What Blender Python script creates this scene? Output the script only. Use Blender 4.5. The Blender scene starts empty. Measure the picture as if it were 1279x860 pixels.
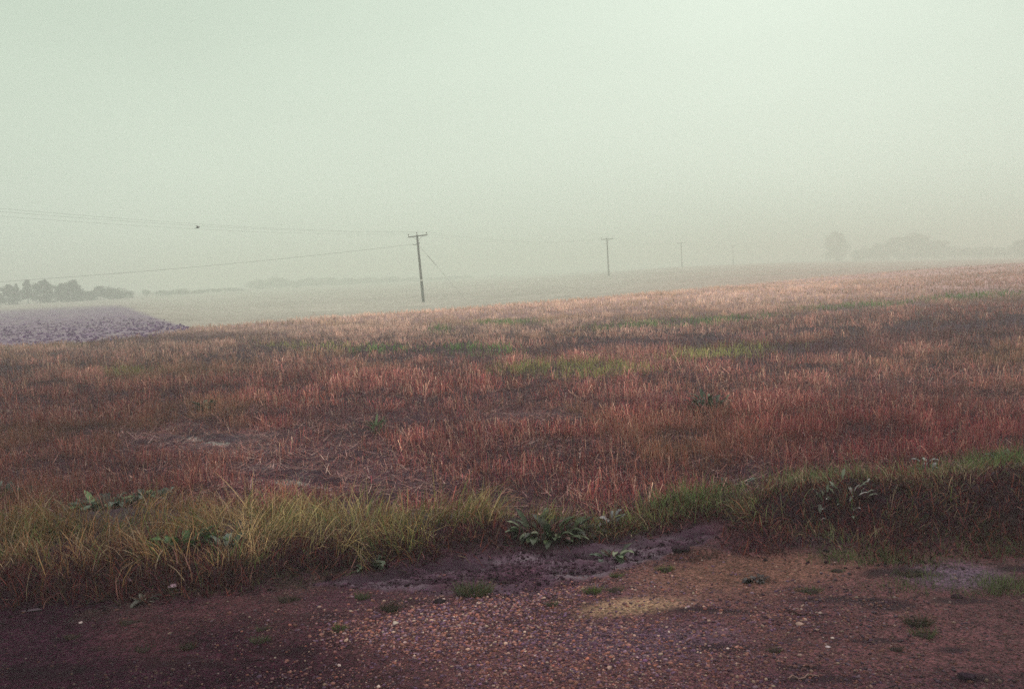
import bpy, math, random
import numpy as np
from mathutils import Vector, Matrix

random.seed(7)
rng = np.random.default_rng(11)
scene = bpy.context.scene
COL = scene.collection

# ---------------------------------------------------------------- camera
EYE = 1.65
FPX = 1108.0            # focal length in pixels of the 1279 px wide photograph
CX, CY = 639.5, 430.0
PITCH = math.atan(90.0 / FPX)
ROLL = math.radians(2.5)
r0 = np.array([1.0, 0, 0])
f0 = np.array([0, math.cos(PITCH), -math.sin(PITCH)])
u0 = np.array([0, math.sin(PITCH), math.cos(PITCH)])
rc = r0 * math.cos(ROLL) - u0 * math.sin(ROLL)
uc = u0 * math.cos(ROLL) + r0 * math.sin(ROLL)
cam_data = bpy.data.cameras.new("camera")
cam = bpy.data.objects.new("camera", cam_data)
COL.objects.link(cam)
m = Matrix.Identity(4)
for i in range(3):
    m[i][0] = rc[i]; m[i][1] = uc[i]; m[i][2] = -f0[i]
m[2][3] = EYE
cam.matrix_world = m
cam_data.sensor_width = 36
cam_data.lens = 36 * FPX / 1279.0
cam_data.clip_start = 0.05
cam_data.clip_end = 6000
scene.camera = cam

# ---------------------------------------------------------------- light: an overcast, foggy day
SUN_EL, SUN_ROT = math.radians(38), math.radians(20)
world = bpy.data.worlds.new("World"); scene.world = world
world.use_nodes = True
nt = world.node_tree; nt.nodes.clear()
out = nt.nodes.new("ShaderNodeOutputWorld"); bg = nt.nodes.new("ShaderNodeBackground")
sky = nt.nodes.new("ShaderNodeTexSky"); sky.sky_type = 'NISHITA'; sky.sun_disc = False
sky.sun_elevation = SUN_EL; sky.sun_rotation = SUN_ROT
sky.air_density = 1.0; sky.dust_density = 6.0; sky.ozone_density = 1.0
hsv = nt.nodes.new("ShaderNodeHueSaturation"); hsv.inputs['Saturation'].default_value = 0.1
tc = nt.nodes.new("ShaderNodeTexCoord"); sp = nt.nodes.new("ShaderNodeSeparateXYZ")
ramp = nt.nodes.new("ShaderNodeValToRGB")       # cloud deck: brighter overhead, as an overcast sky is; unseen pink zenith added to tint ground light
ramp.color_ramp.elements[0].position = 0.0
ramp.color_ramp.elements[0].color = (7.2, 8.2, 6.8, 1)
ramp.color_ramp.elements[1].position = 1.0
ramp.color_ramp.elements[1].color = (11.6, 8.9, 10.1, 1)
e = ramp.color_ramp.elements.new(0.12); e.color = (6.9, 8.0, 6.6, 1)
e = ramp.color_ramp.elements.new(0.34); e.color = (5.7, 6.9, 5.6, 1)
e = ramp.color_ramp.elements.new(0.6); e.color = (10.6, 8.6, 9.4, 1)
mix = nt.nodes.new("ShaderNodeMix"); mix.data_type = 'RGBA'; mix.inputs[0].default_value = 0.9
L = nt.links.new
L(tc.outputs['Generated'], sp.inputs[0]); L(sp.outputs['Z'], ramp.inputs[0])
L(sky.outputs[0], hsv.inputs['Color']); L(hsv.outputs[0], mix.inputs[6]); L(ramp.outputs[0], mix.inputs[7])
# sky made a little brighter towards the middle of the view, and faintly uneven
dotn = nt.nodes.new("ShaderNodeVectorMath"); dotn.operation = 'DOT_PRODUCT'; dotn.inputs[1].default_value = Vector((-.10, .95, .18)).normalized()
L(tc.outputs['Generated'], dotn.inputs[0])
gl = nt.nodes.new("ShaderNodeMapRange"); gl.interpolation_type = 'SMOOTHSTEP'
gl.inputs[1].default_value = .72; gl.inputs[2].default_value = 1.0; gl.inputs[3].default_value = 1.02; gl.inputs[4].default_value = 1.06
L(dotn.outputs['Value'], gl.inputs[0])
cn = nt.nodes.new("ShaderNodeTexNoise"); cn.inputs['Scale'].default_value = 2.2; cn.inputs['Detail'].default_value = 4
cmap = nt.nodes.new("ShaderNodeMapping"); cmap.inputs['Scale'].default_value = (1, 1, 3); L(tc.outputs['Generated'], cmap.inputs[0]); L(cmap.outputs[0], cn.inputs['Vector'])
cm = nt.nodes.new("ShaderNodeMapRange"); cm.inputs[1].default_value = .3; cm.inputs[2].default_value = .7; cm.inputs[3].default_value = .965; cm.inputs[4].default_value = 1.035
L(cn.outputs['Fac'], cm.inputs[0])
gm = nt.nodes.new("ShaderNodeMath"); gm.operation = 'MULTIPLY'; L(gl.outputs[0], gm.inputs[0]); L(cm.outputs[0], gm.inputs[1])
sc_ = nt.nodes.new("ShaderNodeVectorMath"); sc_.operation = 'SCALE'; L(mix.outputs[2], sc_.inputs[0]); L(gm.outputs[0], sc_.inputs['Scale'])
L(sc_.outputs[0], bg.inputs[0]); bg.inputs[1].default_value = 0.1
L(bg.outputs[0], out.inputs[0])

sun_d = bpy.data.lights.new("sun", 'SUN'); sun_d.energy = 0.5; sun_d.angle = math.radians(40)
sun_d.color = (1.0, 0.95, 0.88)
sun = bpy.data.objects.new("sun", sun_d); COL.objects.link(sun)
sdir = Vector((math.sin(SUN_ROT) * math.cos(SUN_EL), math.cos(SUN_ROT) * math.cos(SUN_EL), math.sin(SUN_EL)))
sun.rotation_euler = sdir.to_track_quat('Z', 'Y').to_euler()
sun.location = (0, 0, 40)

scene.view_settings.view_transform = 'Standard'
scene.view_settings.look = 'None'
scene.view_settings.exposure = 0.0
scene.view_settings.gamma = 1.0
scene.view_settings.use_curve_mapping = False
scene.render.engine = 'CYCLES'
cy = scene.cycles
cy.max_bounces = 6; cy.diffuse_bounces = 3; cy.glossy_bounces = 2; cy.transmission_bounces = 2
cy.volume_bounces = 3; cy.transparent_max_bounces = 8
cy.use_denoising = False
cy.caustics_reflective = False; cy.caustics_refractive = False
scene.render.filter_size = 1.5
try:
    scene.view_layers[0].cycles.denoising_store_passes = False
except Exception:
    pass

# ---------------------------------------------------------------- helpers
def tag(o, label=None, cat=None, group=None, kind=None):
    if label: o['label'] = label
    if cat: o['category'] = cat
    if group: o['group'] = group
    if kind: o['kind'] = kind
    return o

def empty(name, loc, label, cat, group=None):
    o = bpy.data.objects.new(name, None); COL.objects.link(o)
    o.location = loc; o.empty_display_size = 0.1
    return tag(o, label, cat, group)

def mesh_np(name, V, F, mat=None, parent=None, colour=None, smooth=False, extra=None):
    """V (n,3); F (m,k) all faces with k corners; colour (n,3) linear"""
    V = np.ascontiguousarray(V, dtype=np.float32); F = np.ascontiguousarray(F, dtype=np.int32)
    me = bpy.data.meshes.new(name)
    me.vertices.add(len(V)); me.vertices.foreach_set("co", V.ravel())
    k = F.shape[1]
    me.loops.add(F.size); me.loops.foreach_set("vertex_index", F.ravel())
    me.polygons.add(len(F)); me.polygons.foreach_set("loop_start", np.arange(0, F.size, k, dtype=np.int32))
    me.polygons.foreach_set("loop_total", np.full(len(F), k, dtype=np.int32))
    if smooth: me.polygons.foreach_set("use_smooth", np.ones(len(F), dtype=bool))
    if colour is not None:
        a = me.attributes.new("col", 'FLOAT_COLOR', 'POINT')
        c = np.ones((len(V), 4), dtype=np.float32); c[:, :3] = colour
        a.data.foreach_set("color", c.ravel())
    for kx, vx in (extra or {}).items():
        a = me.attributes.new(kx, 'FLOAT', 'POINT'); a.data.foreach_set("value", np.asarray(vx, dtype=np.float32))
    me.update(calc_edges=True); me.validate()
    if mat: me.materials.append(mat)
    o = bpy.data.objects.new(name, me); COL.objects.link(o)
    if parent: o.parent = parent
    return o

def _h(ix, iy, s):
    n = (ix.astype(np.int64) * 374761393 + iy.astype(np.int64) * 668265263 + s * 982451653) & 0xffffffff
    n = ((n ^ (n >> 13)) * 1274126177) & 0xffffffff
    return ((n ^ (n >> 16)) & 0xffffff) / float(0xffffff)

def vnoise(x, y, s=0):
    x = np.asarray(x, float); y = np.asarray(y, float)
    ix = np.floor(x); iy = np.floor(y); fx = x - ix; fy = y - iy
    fx = fx * fx * (3 - 2 * fx); fy = fy * fy * (3 - 2 * fy)
    a = _h(ix, iy, s); b = _h(ix + 1, iy, s); c = _h(ix, iy + 1, s); d = _h(ix + 1, iy + 1, s)
    return (a + (b - a) * fx) * (1 - fy) + (c + (d - c) * fx) * fy

def fbm(x, y, scale, s=0, octv=4):
    t = 0; amp = 0.5; tot = 0
    for i in range(octv):
        t = t + amp * vnoise(x * scale * 2 ** i + 13.7 * i, y * scale * 2 ** i - 7.1 * i, s + i); tot += amp; amp *= 0.5
    return t / tot * 2 - 1

def sstep(a, b, x):
    t = np.clip((x - a) / (b - a), 0, 1); return t * t * (3 - 2 * t)

def ray(px, py):
    d = f0 + rc * (px - CX) / FPX - uc * (py - CY) / FPX
    return d / d[1]
def G(px, py, z=0.0):
    """ground point seen at that pixel of the photograph, on the plane z"""
    d = ray(px, py); t = (z - EYE) / d[2]
    return np.array([d[0] * t, d[1] * t, z])
def AT(px, py, dist):
    d = ray(px, py); return np.array([0, 0, EYE]) + d * dist
def PP(x, y):
    x = np.asarray(x, float); y = np.maximum(np.asarray(y, float), 0.4)
    dz = -EYE
    w = y * f0[1] + dz * f0[2]
    a = x * rc[0] + y * rc[1] + dz * rc[2]; b = x * uc[0] + y * uc[1] + dz * uc[2]
    return CX + FPX * a / w, CY - FPX * b / w

def curve(pts):
    xs = [p[0] for p in pts]; ys = [p[1] for p in pts]
    return lambda px: np.interp(px, xs, ys)
# outlines on the ground, read off the photograph
VERGE_FRONT = curve([(-900, 790), (-300, 765), (0, 747), (200, 737), (300, 728), (420, 714), (530, 701), (640, 694), (720, 690),
                     (800, 674), (850, 656), (900, 650), (960, 688), (1100, 692), (1200, 678), (1279, 668), (1700, 640)])
VERGE_BACK = curve([(-900, 690), (0, 655), (150, 645), (300, 648), (400, 655), (550, 650), (640, 656), (780, 662), (850, 640),
                    (1000, 625), (1150, 612), (1279, 590), (1700, 540)])
STUB_END = curve([(-900, 470), (0, 432), (100, 427), (225, 414), (240, 408), (300, 403), (400, 396), (529, 387), (640, 379), (700, 375),
                  (850, 362), (1000, 349), (1150, 338), (1279, 330), (1700, 310)])
MUD_C = curve([(300, 742), (400, 730), (530, 722), (640, 714), (740, 702), (820, 684), (880, 666), (925, 652)])
MUD_W = curve([(380, 0), (450, 8), (530, 17), (640, 27), (740, 22), (820, 15), (880, 9), (925, 0)])

TRKDARK = [(350, 750, 45, 6), (395, 772, 60, 5), (165, 776, 40, 5), (85, 797, 22, 4), (230, 830, 70, 8), (120, 812, 24, 4), (360, 815, 40, 6),
           (1040, 748, 60, 5), (1110, 755, 36, 7), (1205, 748, 40, 4), (1130, 715, 50, 5), (1190, 812, 26, 5), (1215, 850, 30, 6), (900, 810, 40, 5), (1020, 850, 60, 6),
           (640, 745, 70, 5), (880, 762, 60, 4), (1270, 705, 30, 4), (1000, 835, 30, 4), (1105, 800, 40, 4), (520, 752, 40, 5), (40, 840, 80, 8)]
def MUDMASK(px, py):
    return (1 - sstep(.8, 1.25, np.abs((py - MUD_C(px)) / np.maximum(MUD_W(px), .01)))) * (MUD_W(px) > 1)
def ell(px, py, c, soft=0.35, n=0):
    d = np.sqrt(((px - c[0]) / c[2]) ** 2 + ((py - c[1] - (px - c[0]) * c[4]) / c[3]) ** 2) + n
    return 1 - sstep(1 - soft, 1 + soft, d)

MARSH = [(400, 588, 160, 40, 0.03), (270, 552, 100, 20, 0.0), (655, 522, 60, 8, 0)]
PUDDLES = [(240, 541, 18, 4, 0.05), (276, 548, 26, 4.5, 0.02), (362, 595, 38, 6, 0.02), (412, 603, 24, 4, 0)]
GREEN = [(395, 434, 70, 5, .02, 'y'), (590, 439, 60, 8, 0, 'g'), (850, 404, 115, 5, -.06, 'g'), (720, 464, 95, 11, -.01, 'y'),
         (900, 444, 75, 7, -.06, 'y'), (550, 413, 16, 5, 0, 'g'), (160, 467, 35, 4, 0, 'y'), (1215, 372, 70, 4, -.05, 'g'),
         (470, 437, 45, 6, 0, 'g'), (1080, 383, 80, 4, -.05, 'g'), (640, 404, 50, 3, 0, 'g')]
DARKB = [(760, 434, 230, 8, -.06), (1120, 428, 230, 10, -.06), (1000, 440, 120, 9, -.03), (1110, 493, 110, 7, 0),
         (800, 508, 90, 6, 0), (200, 425, 140, 5, -.05), (640, 516, 60, 10, 0), (1230, 404, 120, 6, -.05), (450, 520, 120, 8, 0)]

FAR = {  # azimuth (photo column): [(distance, ground height)...]
    -300: [(30, 0), (110, -.1), (150, -.2), (400, -.5)],
    170: [(30, 0), (75, -.1), (150, -.28), (250, -.5), (400, -.5)],
    232: [(30, 0), (40, -.02), (80, -.55), (150, -.85), (250, -.9), (400, -.5)],
    262: [(30, 0), (37, 0), (62, -.6), (94, -1.15), (170, -1.1), (400, -.6)],
    529: [(30, 0), (43, 0), (66, -.85), (94, -1.15), (170, -.9), (250, -.7), (400, -.5)],
    700: [(30, 0), (50, 0), (75, -.6), (110, -.75), (170, -.3), (250, 0), (400, 0)],
    760: [(30, 0), (52, 0), (80, -.35), (110, -.5), (170, .07), (250, .35), (400, .1)],
    852: [(30, 0), (55, 0), (90, -.1), (170, .35), (250, 1.12), (300, .9), (400, .6)],
    960: [(30, 0), (70, 0), (170, .3), (250, .9), (318, .6), (405, .8), (520, .7)],
    1279: [(30, 0), (70, .15), (110, .2), (200, -.4), (400, -1.2)],
    1700: [(30, 0), (70, .25), (110, .2), (200, -.4), (400, -1.2)]}
_fx = sorted(FAR)
def far_h(px, D):
    D = np.clip(D, 1, 1e5); ld = np.log(D)
    H = np.stack([np.interp(ld, [math.log(d) for d, _ in FAR[k]], [z for _, z in FAR[k]]) for k in _fx])
    px = np.clip(px, _fx[0], _fx[-1]); i = np.clip(np.searchsorted(_fx, px) - 1, 0, len(_fx) - 2)
    a = np.array(_fx)[i]; b = np.array(_fx)[i + 1]; t = (px - a) / (b - a)
    flat = np.arange(H.shape[1]) if H.ndim == 2 else None
    return H[i, flat] * (1 - t) + H[i + 1, flat] * t

def RUT(x, y, px, py):
    t = (py - MUD_C(px)) / np.maximum(MUD_W(px), 0.01); wob = fbm(x, y, 1.3, 51) * 1.3 + fbm(x, y, 5, 52) * .35
    return np.tanh(np.cos(t * 6.3 + wob * 2.4) * 2.5) * 0.011 * (.4 + vnoise(x * 1.7, y * 1.7, 8)) + np.tanh(fbm(x * .7, y * 3.6, 4.5, 58, 4) * 4) * .014 + (vnoise(x * 5, y * 22, 59) - .5) * .014
def height(x, y):
    x = np.atleast_1d(np.asarray(x, float)).ravel(); y = np.atleast_1d(np.asarray(y, float)).ravel()
    D = np.hypot(x, y); yy = np.maximum(y, 3)
    az = 639.5 + 1104 * x / yy
    h = 0
    for s in (0.93, 1.0, 1.07):
        for dpx in (-14, 14):
            h = h + far_h(az + dpx, D * s) / 6
    h = h * sstep(20, 32, y)
    far = sstep(12, 30, y)
    h = h + fbm(x, y, 0.05, 3) * 0.25 * sstep(60, 200, D)
    px, py = PP(x, y)
    near = 1 - sstep(8, 16, y)
    # the field
    fld = sstep(VERGE_BACK(px) + 4, VERGE_BACK(px) - 8, py) * (y > 0.5) if False else (1 - sstep(-6, 8, py - VERGE_BACK(px)))
    h = h + fld * (fbm(x, y, 0.9, 5) * 0.035 + fbm(x, y, 6, 9, 3) * 0.018) * (1 - 0.5 * far)
    for p in PUDDLES:
        h = h - 0.05 * ell(px, py, (p[0], p[1], p[2], p[3] * 1.3, p[4]), 0.5, fbm(x, y, 3, 91) * .4) * (y > 1)
    # grassy verge: a low uneven bank
    vf, vb = VERGE_FRONT(px), VERGE_BACK(px)
    inv = sstep(-14, 10, vf - py) * sstep(-20, 8, py - vb) * (1 - MUDMASK(px, py)) * (1 - .75 * ell(px, py, (770, 672, 120, 20, -.1), .5))
    h = h + inv * (0.07 + 0.05 * fbm(x, y, 1.1, 21) + 0.025 * fbm(x, y, 7, 22))
    # spoil heaps along the right half of the verge
    for (gx, gy, rx, ry, hh) in HEAPS:
        d = np.hypot((x - gx) / rx, (y - gy) / ry) + 0.18 * fbm(x, y, 2.2, 33)
        h = h + hh * (1 - sstep(0.25, 1.05, d)) * (1 + 0.25 * fbm(x, y, 5, 35))
    # track
    trk = 1 - sstep(-12, 8, vf - py)
    h = h + trk * near * (fbm(x, y, 0.7, 41) * 0.03 + fbm(x, y, 3.5, 42) * 0.012 + fbm(x, y, 15, 43, 3) * 0.006)
    # rutted mud
    inm = (1 - sstep(0.75, 1.3, np.abs((py - MUD_C(px)) / np.maximum(MUD_W(px), 0.01)))) * (MUD_W(px) > 1)
    h = h + inm * (-0.008 + RUT(x, y, px, py) + fbm(x, y, 11, 53, 3) * 0.018 + fbm(x, y, 30, 54, 2) * 0.010)
    # lip of pushed-up mud at the right end of the rut
    g = G(868, 690); d = np.hypot((x - g[0]) / .22, (y - g[1]) / .10) + .25 * fbm(x, y, 9, 57)
    h = h + 0.045 * (1 - sstep(.3, 1.1, d))
    return h
HEAPS = []
for (px, py, rx, ry, hh) in [(1015, 652, .55, .34, .13), (1190, 650, 1.0, .42, .14), (1330, 635, .7, .4, .10),
                             (880, 628, .5, .2, .04)]:
    g = G(px, py); HEAPS.append((g[0], g[1], rx, ry, hh))
def zat(x, y): return float(height(x, y)[0])

# ---------------------------------------------------------------- materials
def new_mat(name):
    mt = bpy.data.materials.new(name); mt.use_nodes = True
    n = mt.node_tree; b = n.nodes["Principled BSDF"]
    return mt, n, b
def set_in(b, k, v):
    if k in b.inputs: b.inputs[k].default_value = v
def attr_mat(name, rough=0.7, spec=0.25, noise_scale=40, amt=0.35, translucent=0.0):
    mt, n, b = new_mat(name)
    a = n.nodes.new("ShaderNodeAttribute"); a.attribute_name = "col"
    tcn = n.nodes.new("ShaderNodeTexCoord"); nz = n.nodes.new("ShaderNodeTexNoise")
    nz.inputs['Scale'].default_value = noise_scale; nz.inputs['Detail'].default_value = 3
    mr = n.nodes.new("ShaderNodeMapRange"); mr.inputs[1].default_value = 0.25; mr.inputs[2].default_value = .75
    mr.inputs[3].default_value = 1 - amt; mr.inputs[4].default_value = 1 + amt
    vm = n.nodes.new("ShaderNodeVectorMath"); vm.operation = 'SCALE'
    n.links.new(tcn.outputs['Object'], nz.inputs['Vector']); n.links.new(nz.outputs['Fac'], mr.inputs[0])
    n.links.new(a.outputs['Color'], vm.inputs[0]); n.links.new(mr.outputs[0], vm.inputs['Scale'])
    n.links.new(vm.outputs[0], b.inputs['Base Color'])
    set_in(b, 'Roughness', rough); set_in(b, 'Specular IOR Level', spec)
    if translucent:
        tr = n.nodes.new("ShaderNodeBsdfTranslucent"); ms = n.nodes.new("ShaderNodeMixShader"); ms.inputs[0].default_value = translucent
        n.links.new(vm.outputs[0], tr.inputs[0]); n.links.new(b.outputs[0], ms.inputs[1]); n.links.new(tr.outputs[0], ms.inputs[2])
        n.links.new(ms.outputs[0], n.nodes["Material Output"].inputs[0])
    return mt
def plain_mat(name, c, rough=0.7, spec=0.3, noise_scale=8, amt=0.3, bump=0.0, stretch=(1, 1, 1)):
    mt, n, b = new_mat(name)
    tcn = n.nodes.new("ShaderNodeTexCoord"); mp = n.nodes.new("ShaderNodeMapping"); mp.inputs['Scale'].default_value = stretch
    nz = n.nodes.new("ShaderNodeTexNoise"); nz.inputs['Scale'].default_value = noise_scale; nz.inputs['Detail'].default_value = 5
    cr = n.nodes.new("ShaderNodeValToRGB")
    cr.color_ramp.elements[0].position = .3; cr.color_ramp.elements[1].position = .7
    cr.color_ramp.elements[0].color = tuple(v * (1 - amt) for v in c) + (1,)
    cr.color_ramp.elements[1].color = tuple(min(1, v * (1 + amt)) for v in c) + (1,)
    n.links.new(tcn.outputs['Object'], mp.inputs[0]); n.links.new(mp.outputs[0], nz.inputs['Vector'])
    n.links.new(nz.outputs['Fac'], cr.inputs[0]); n.links.new(cr.outputs[0], b.inputs['Base Color'])
    if bump:
        bp = n.nodes.new("ShaderNodeBump"); bp.inputs['Strength'].default_value = bump; bp.inputs['Distance'].default_value = .01
        n.links.new(nz.outputs['Fac'], bp.inputs['Height']); n.links.new(bp.outputs[0], b.inputs['Normal'])
    set_in(b, 'Roughness', rough); set_in(b, 'Specular IOR Level', spec)
    return mt

M_straw = attr_mat("straw", .75, .08, 25, .3, .15)
M_grass = attr_mat("grass_blade", .65, .15, 15, .3, .25)
M_leaf = attr_mat("weed_leaf", .5, .3, 30, .25, .15)
M_crown = attr_mat("tree_leaf", .8, .2, 1.5, .3)
M_stone = attr_mat("flint", .6, .22, 60, .35)
M_clod = attr_mat("clod", .85, .08, 9, .35)
M_bark = plain_mat("bark", (.06, .05, .045), .9, .2, 6, .3)
M_pole = plain_mat("creosoted_wood", (.030, .029, .030), .8, .25, 5, .35, .3, (6, 6, .4))
M_steel = plain_mat("galvanised_steel", (.05, .055, .055), .55, .4, 12, .2)
M_porc = plain_mat("glazed_porcelain", (.07, .05, .045), .3, .5, 10, .15)
M_plate = plain_mat("pale_plate", (.55, .56, .5), .5, .4, 10, .1)
M_wire = plain_mat("weathered_conductor", (.04, .042, .042), .6, .3, 4, .1)
M_bird = plain_mat("dark_feathers", (.02, .02, .022), .7, .3, 20, .3)

def ground_mat():
    mt, n, b = new_mat("ground_surface")
    N = n.nodes.new; K = n.links.new
    a = N("ShaderNodeAttribute"); a.attribute_name = "col"
    wet = N("ShaderNodeAttribute"); wet.attribute_name = "wet"
    peb = N("ShaderNodeAttribute"); peb.attribute_name = "pebble"
    tcn = N("ShaderNodeTexCoord")
    n1 = N("ShaderNodeTexNoise"); n1.inputs['Scale'].default_value = 14; n1.inputs['Detail'].default_value = 8; n1.inputs['Roughness'].default_value = .7
    n2 = N("ShaderNodeTexNoise"); n2.inputs['Scale'].default_value = 1.3; n2.inputs['Detail'].default_value = 6
    vo = N("ShaderNodeTexVoronoi"); vo.inputs['Scale'].default_value = 115
    for q in (n1, n2, vo): K(tcn.outputs['Object'], q.inputs['Vector'])
    m1 = N("ShaderNodeMapRange"); m1.inputs[1].default_value = .3; m1.inputs[2].default_value = .7; m1.inputs[3].default_value = .55; m1.inputs[4].default_value = 1.45
    m2 = N("ShaderNodeMapRange"); m2.inputs[1].default_value = .3; m2.inputs[2].default_value = .7; m2.inputs[3].default_value = .7; m2.inputs[4].default_value = 1.3
    K(n1.outputs['Fac'], m1.inputs[0]); K(n2.outputs['Fac'], m2.inputs[0])
    mu = N("ShaderNodeMath"); mu.operation = 'MULTIPLY'; K(m1.outputs[0], mu.inputs[0]); K(m2.outputs[0], mu.inputs[1])
    # fine grit: each cell its own tone, where the pebble attribute says so
    sepc = N("ShaderNodeSeparateColor"); K(vo.outputs['Color'], sepc.inputs[0])
    mg = N("ShaderNodeMapRange"); mg.inputs[3].default_value = .35; mg.inputs[4].default_value = 2.0; K(sepc.outputs[0], mg.inputs[0])
    pw = N("ShaderNodeMix"); pw.data_type = 'FLOAT'; K(peb.outputs['Fac'], pw.inputs[0]); pw.inputs[2].default_value = 1.0; K(mg.outputs[0], pw.inputs[3])
    mu2 = N("ShaderNodeMath"); mu2.operation = 'MULTIPLY'; K(mu.outputs[0], mu2.inputs[0]); K(pw.outputs[0], mu2.inputs[1])
    vm = N("ShaderNodeVectorMath"); vm.operation = 'SCALE'; K(a.outputs['Color'], vm.inputs[0]); K(mu2.outputs[0], vm.inputs['Scale'])
    # cell hue shift
    hs = N("ShaderNodeMix"); hs.data_type = 'RGBA'; hs.blend_type = 'SOFT_LIGHT'
    pf = N("ShaderNodeMath"); pf.operation = 'MULTIPLY'; pf.inputs[1].default_value = .08; K(peb.outputs['Fac'], pf.inputs[0]); K(pf.outputs[0], hs.inputs[0])
    K(vm.outputs[0], hs.inputs[6]); K(vo.outputs['Color'], hs.inputs[7])
    K(hs.outputs[2], b.inputs['Base Color'])
    rr = N("ShaderNodeMapRange"); rr.inputs[3].default_value = .95; rr.inputs[4].default_value = .38; K(wet.outputs['Fac'], rr.inputs[0])
    ra = N("ShaderNodeMath"); ra.operation = 'MULTIPLY_ADD'; K(m1.outputs[0], ra.inputs[0]); ra.inputs[1].default_value = .12; K(rr.outputs[0], ra.inputs[2])
    rb = N("ShaderNodeMath"); rb.operation = 'SUBTRACT'; K(ra.outputs[0], rb.inputs[0]); rb.inputs[1].default_value = .12
    K(rb.outputs[0], b.inputs['Roughness'])
    sr = N("ShaderNodeMapRange"); sr.inputs[3].default_value = .03; sr.inputs[4].default_value = .6; K(wet.outputs['Fac'], sr.inputs[0]); K(sr.outputs[0], b.inputs['Specular IOR Level'])
    bp = N("ShaderNodeBump"); bp.inputs['Strength'].default_value = .6; bp.inputs['Distance'].default_value = .012; K(n1.outputs['Fac'], bp.inputs['Height'])
    bp2 = N("ShaderNodeBump"); bp2.inputs['Distance'].default_value = .006; bp2.invert = True
    K(peb.outputs['Fac'], bp2.inputs['Strength']); K(vo.outputs['Distance'], bp2.inputs['Height']); K(bp.outputs[0], bp2.inputs['Normal'])
    K(bp2.outputs[0], b.inputs['Normal'])
    return mt
M_ground = ground_mat()

# ---------------------------------------------------------------- ground: one sheet to the horizon
def rows():
    y = list(np.arange(-60, -2, 4.0)) + list(np.arange(-2, 2.6, .25)); v = 2.75
    while v < 8.2: y.append(v); v += 0.016 if v < 6.2 else .03
    while v < 1500: y.append(v); v *= 1.012
    y.append(1500.0)
    return np.array(y)
YR = rows()
tc_core = np.arange(-.72, .7201, .0036)
tw = [];  v = .74
while v < 4.2: tw.append(v); v *= 1.06
TT = np.concatenate([-np.array(tw)[::-1], tc_core, tw])
wy = np.sqrt(YR ** 2 + 2.0)
X = np.clip(TT[None, :] * wy[:, None], -1500, 1500)
# keep columns distinct where they clip
X = X + np.where(np.abs(X) >= 1500, np.sign(X) * (np.abs(TT)[None, :] * .5), 0)
Y = np.repeat(YR[:, None], len(TT), 1)
gx, gy = X.ravel(), Y.ravel()
gz = height(gx, gy)
px, py = PP(gx, gy)
n_a = fbm(gx, gy, .8, 61); n_b = fbm(gx, gy, 3.0, 62); n_c = fbm(gx, gy, .25, 63)
def mixc(c, k, w): return c * (1 - w[:, None]) + np.array(k)[None, :] * w[:, None]
vf, vb, se = VERGE_FRONT(px), VERGE_BACK(px), STUB_END(px)
c = np.zeros((len(gx), 3)) + np.array([.085, .040, .040])           # gravelly track
wet = np.full(len(gx), .15); pebble = np.full(len(gx), .9)
w = sstep(-.1, .5, n_a + n_b * .3) ; c = mixc(c, (.055, .024, .032), w)
lw = 1 - sstep(200, 620, px + n_a * 90 - (py - 760) * .9); c = mixc(c, (.020, .006, .014), lw * .92); wet = wet * (1 - lw * .8)  # lower left of the track darkened to paint in corner vignetting
rw = sstep(1080, 1400, px + n_a * 90); c = mixc(c, (.044, .021, .023), rw * .8)  # right end darkened likewise, vignette put into the ground colour
for e_ in [(785, 757, 72, 11, -.08), (880, 722, 120, 28, 0), (960, 708, 110, 18, 0)]:
    w = ell(px, py, e_, .6, n_b * .4); c = mixc(c, (.26, .19, .11) if e_[0] == 785 else (.15, .085, .06), w * .8); wet *= (1 - .6 * w)
w = ell(px, py, (800, 800, 110, 22, 0), .5, n_b * .3); c = mixc(c, (.09, .06, .085), w * .7)
w = ell(px, py, (1195, 715, 60, 16, 0), .5, n_b * .3); c = mixc(c, (.12, .10, .14), w * .6)
w = sstep(.15, .5, fbm(gx, gy, 1.7, 71)) * sstep(900, 1100, px) * (1 - sstep(735, 790, py)); c = mixc(c, (.05, .06, .025), w * .75); pebble *= 1 - w * .7
w = sstep(.2, .5, fbm(gx, gy, 2.3, 72)) * (1 - sstep(.0, 60, py - vf)); c = mixc(c, (.035, .03, .02), w * .7)
for (bx_, by_, rx_, ry_) in TRKDARK:
    k = ell(px, py, (bx_, by_, rx_, ry_, 0), .5, n_b * .6); c = mixc(c, (.014, .006, .010), k * .85); pebble *= 1 - .6 * k
w = (1 - sstep(560, 700, px)) * sstep(60, 200, px) * np.clip(fbm(gx, gy, 2.0, 75) + .35, 0, 1) * sstep(0, 22, py - vf) * (1 - sstep(785, 850, py)); c = mixc(c, (.085, .040, .038), w * .75)
# mud, with rut bottoms darkened in colour to paint in their shade
mw = np.maximum(MUD_W(px), .01); t = np.abs((py - MUD_C(px)) / mw) + n_b * .5
w = (1 - sstep(.85, 1.25, t)) * (MUD_W(px) > 1); w = w * np.clip(1.0 + .9 * n_b, .3, 1); c = mixc(c, (.070, .038, .060), w * .92); trough = np.clip(-RUT(gx, gy, px, py) * 40 + .25, 0, 1); c = mixc(c, (.022, .008, .018), w * trough * .85)
wet = wet * (1 - w) + .72 * w * np.clip(.65 + 1.5 * n_b, 0, 1.35); pebble *= 1 - w * .9
# verge soil
w = sstep(-10, 10, vf - py + n_b * 8) * (1 - MUDMASK(px, py)); c = mixc(c, (.020, .006, .013), w); wet = wet * (1 - w) + .35 * w; pebble *= 1 - w
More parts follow.
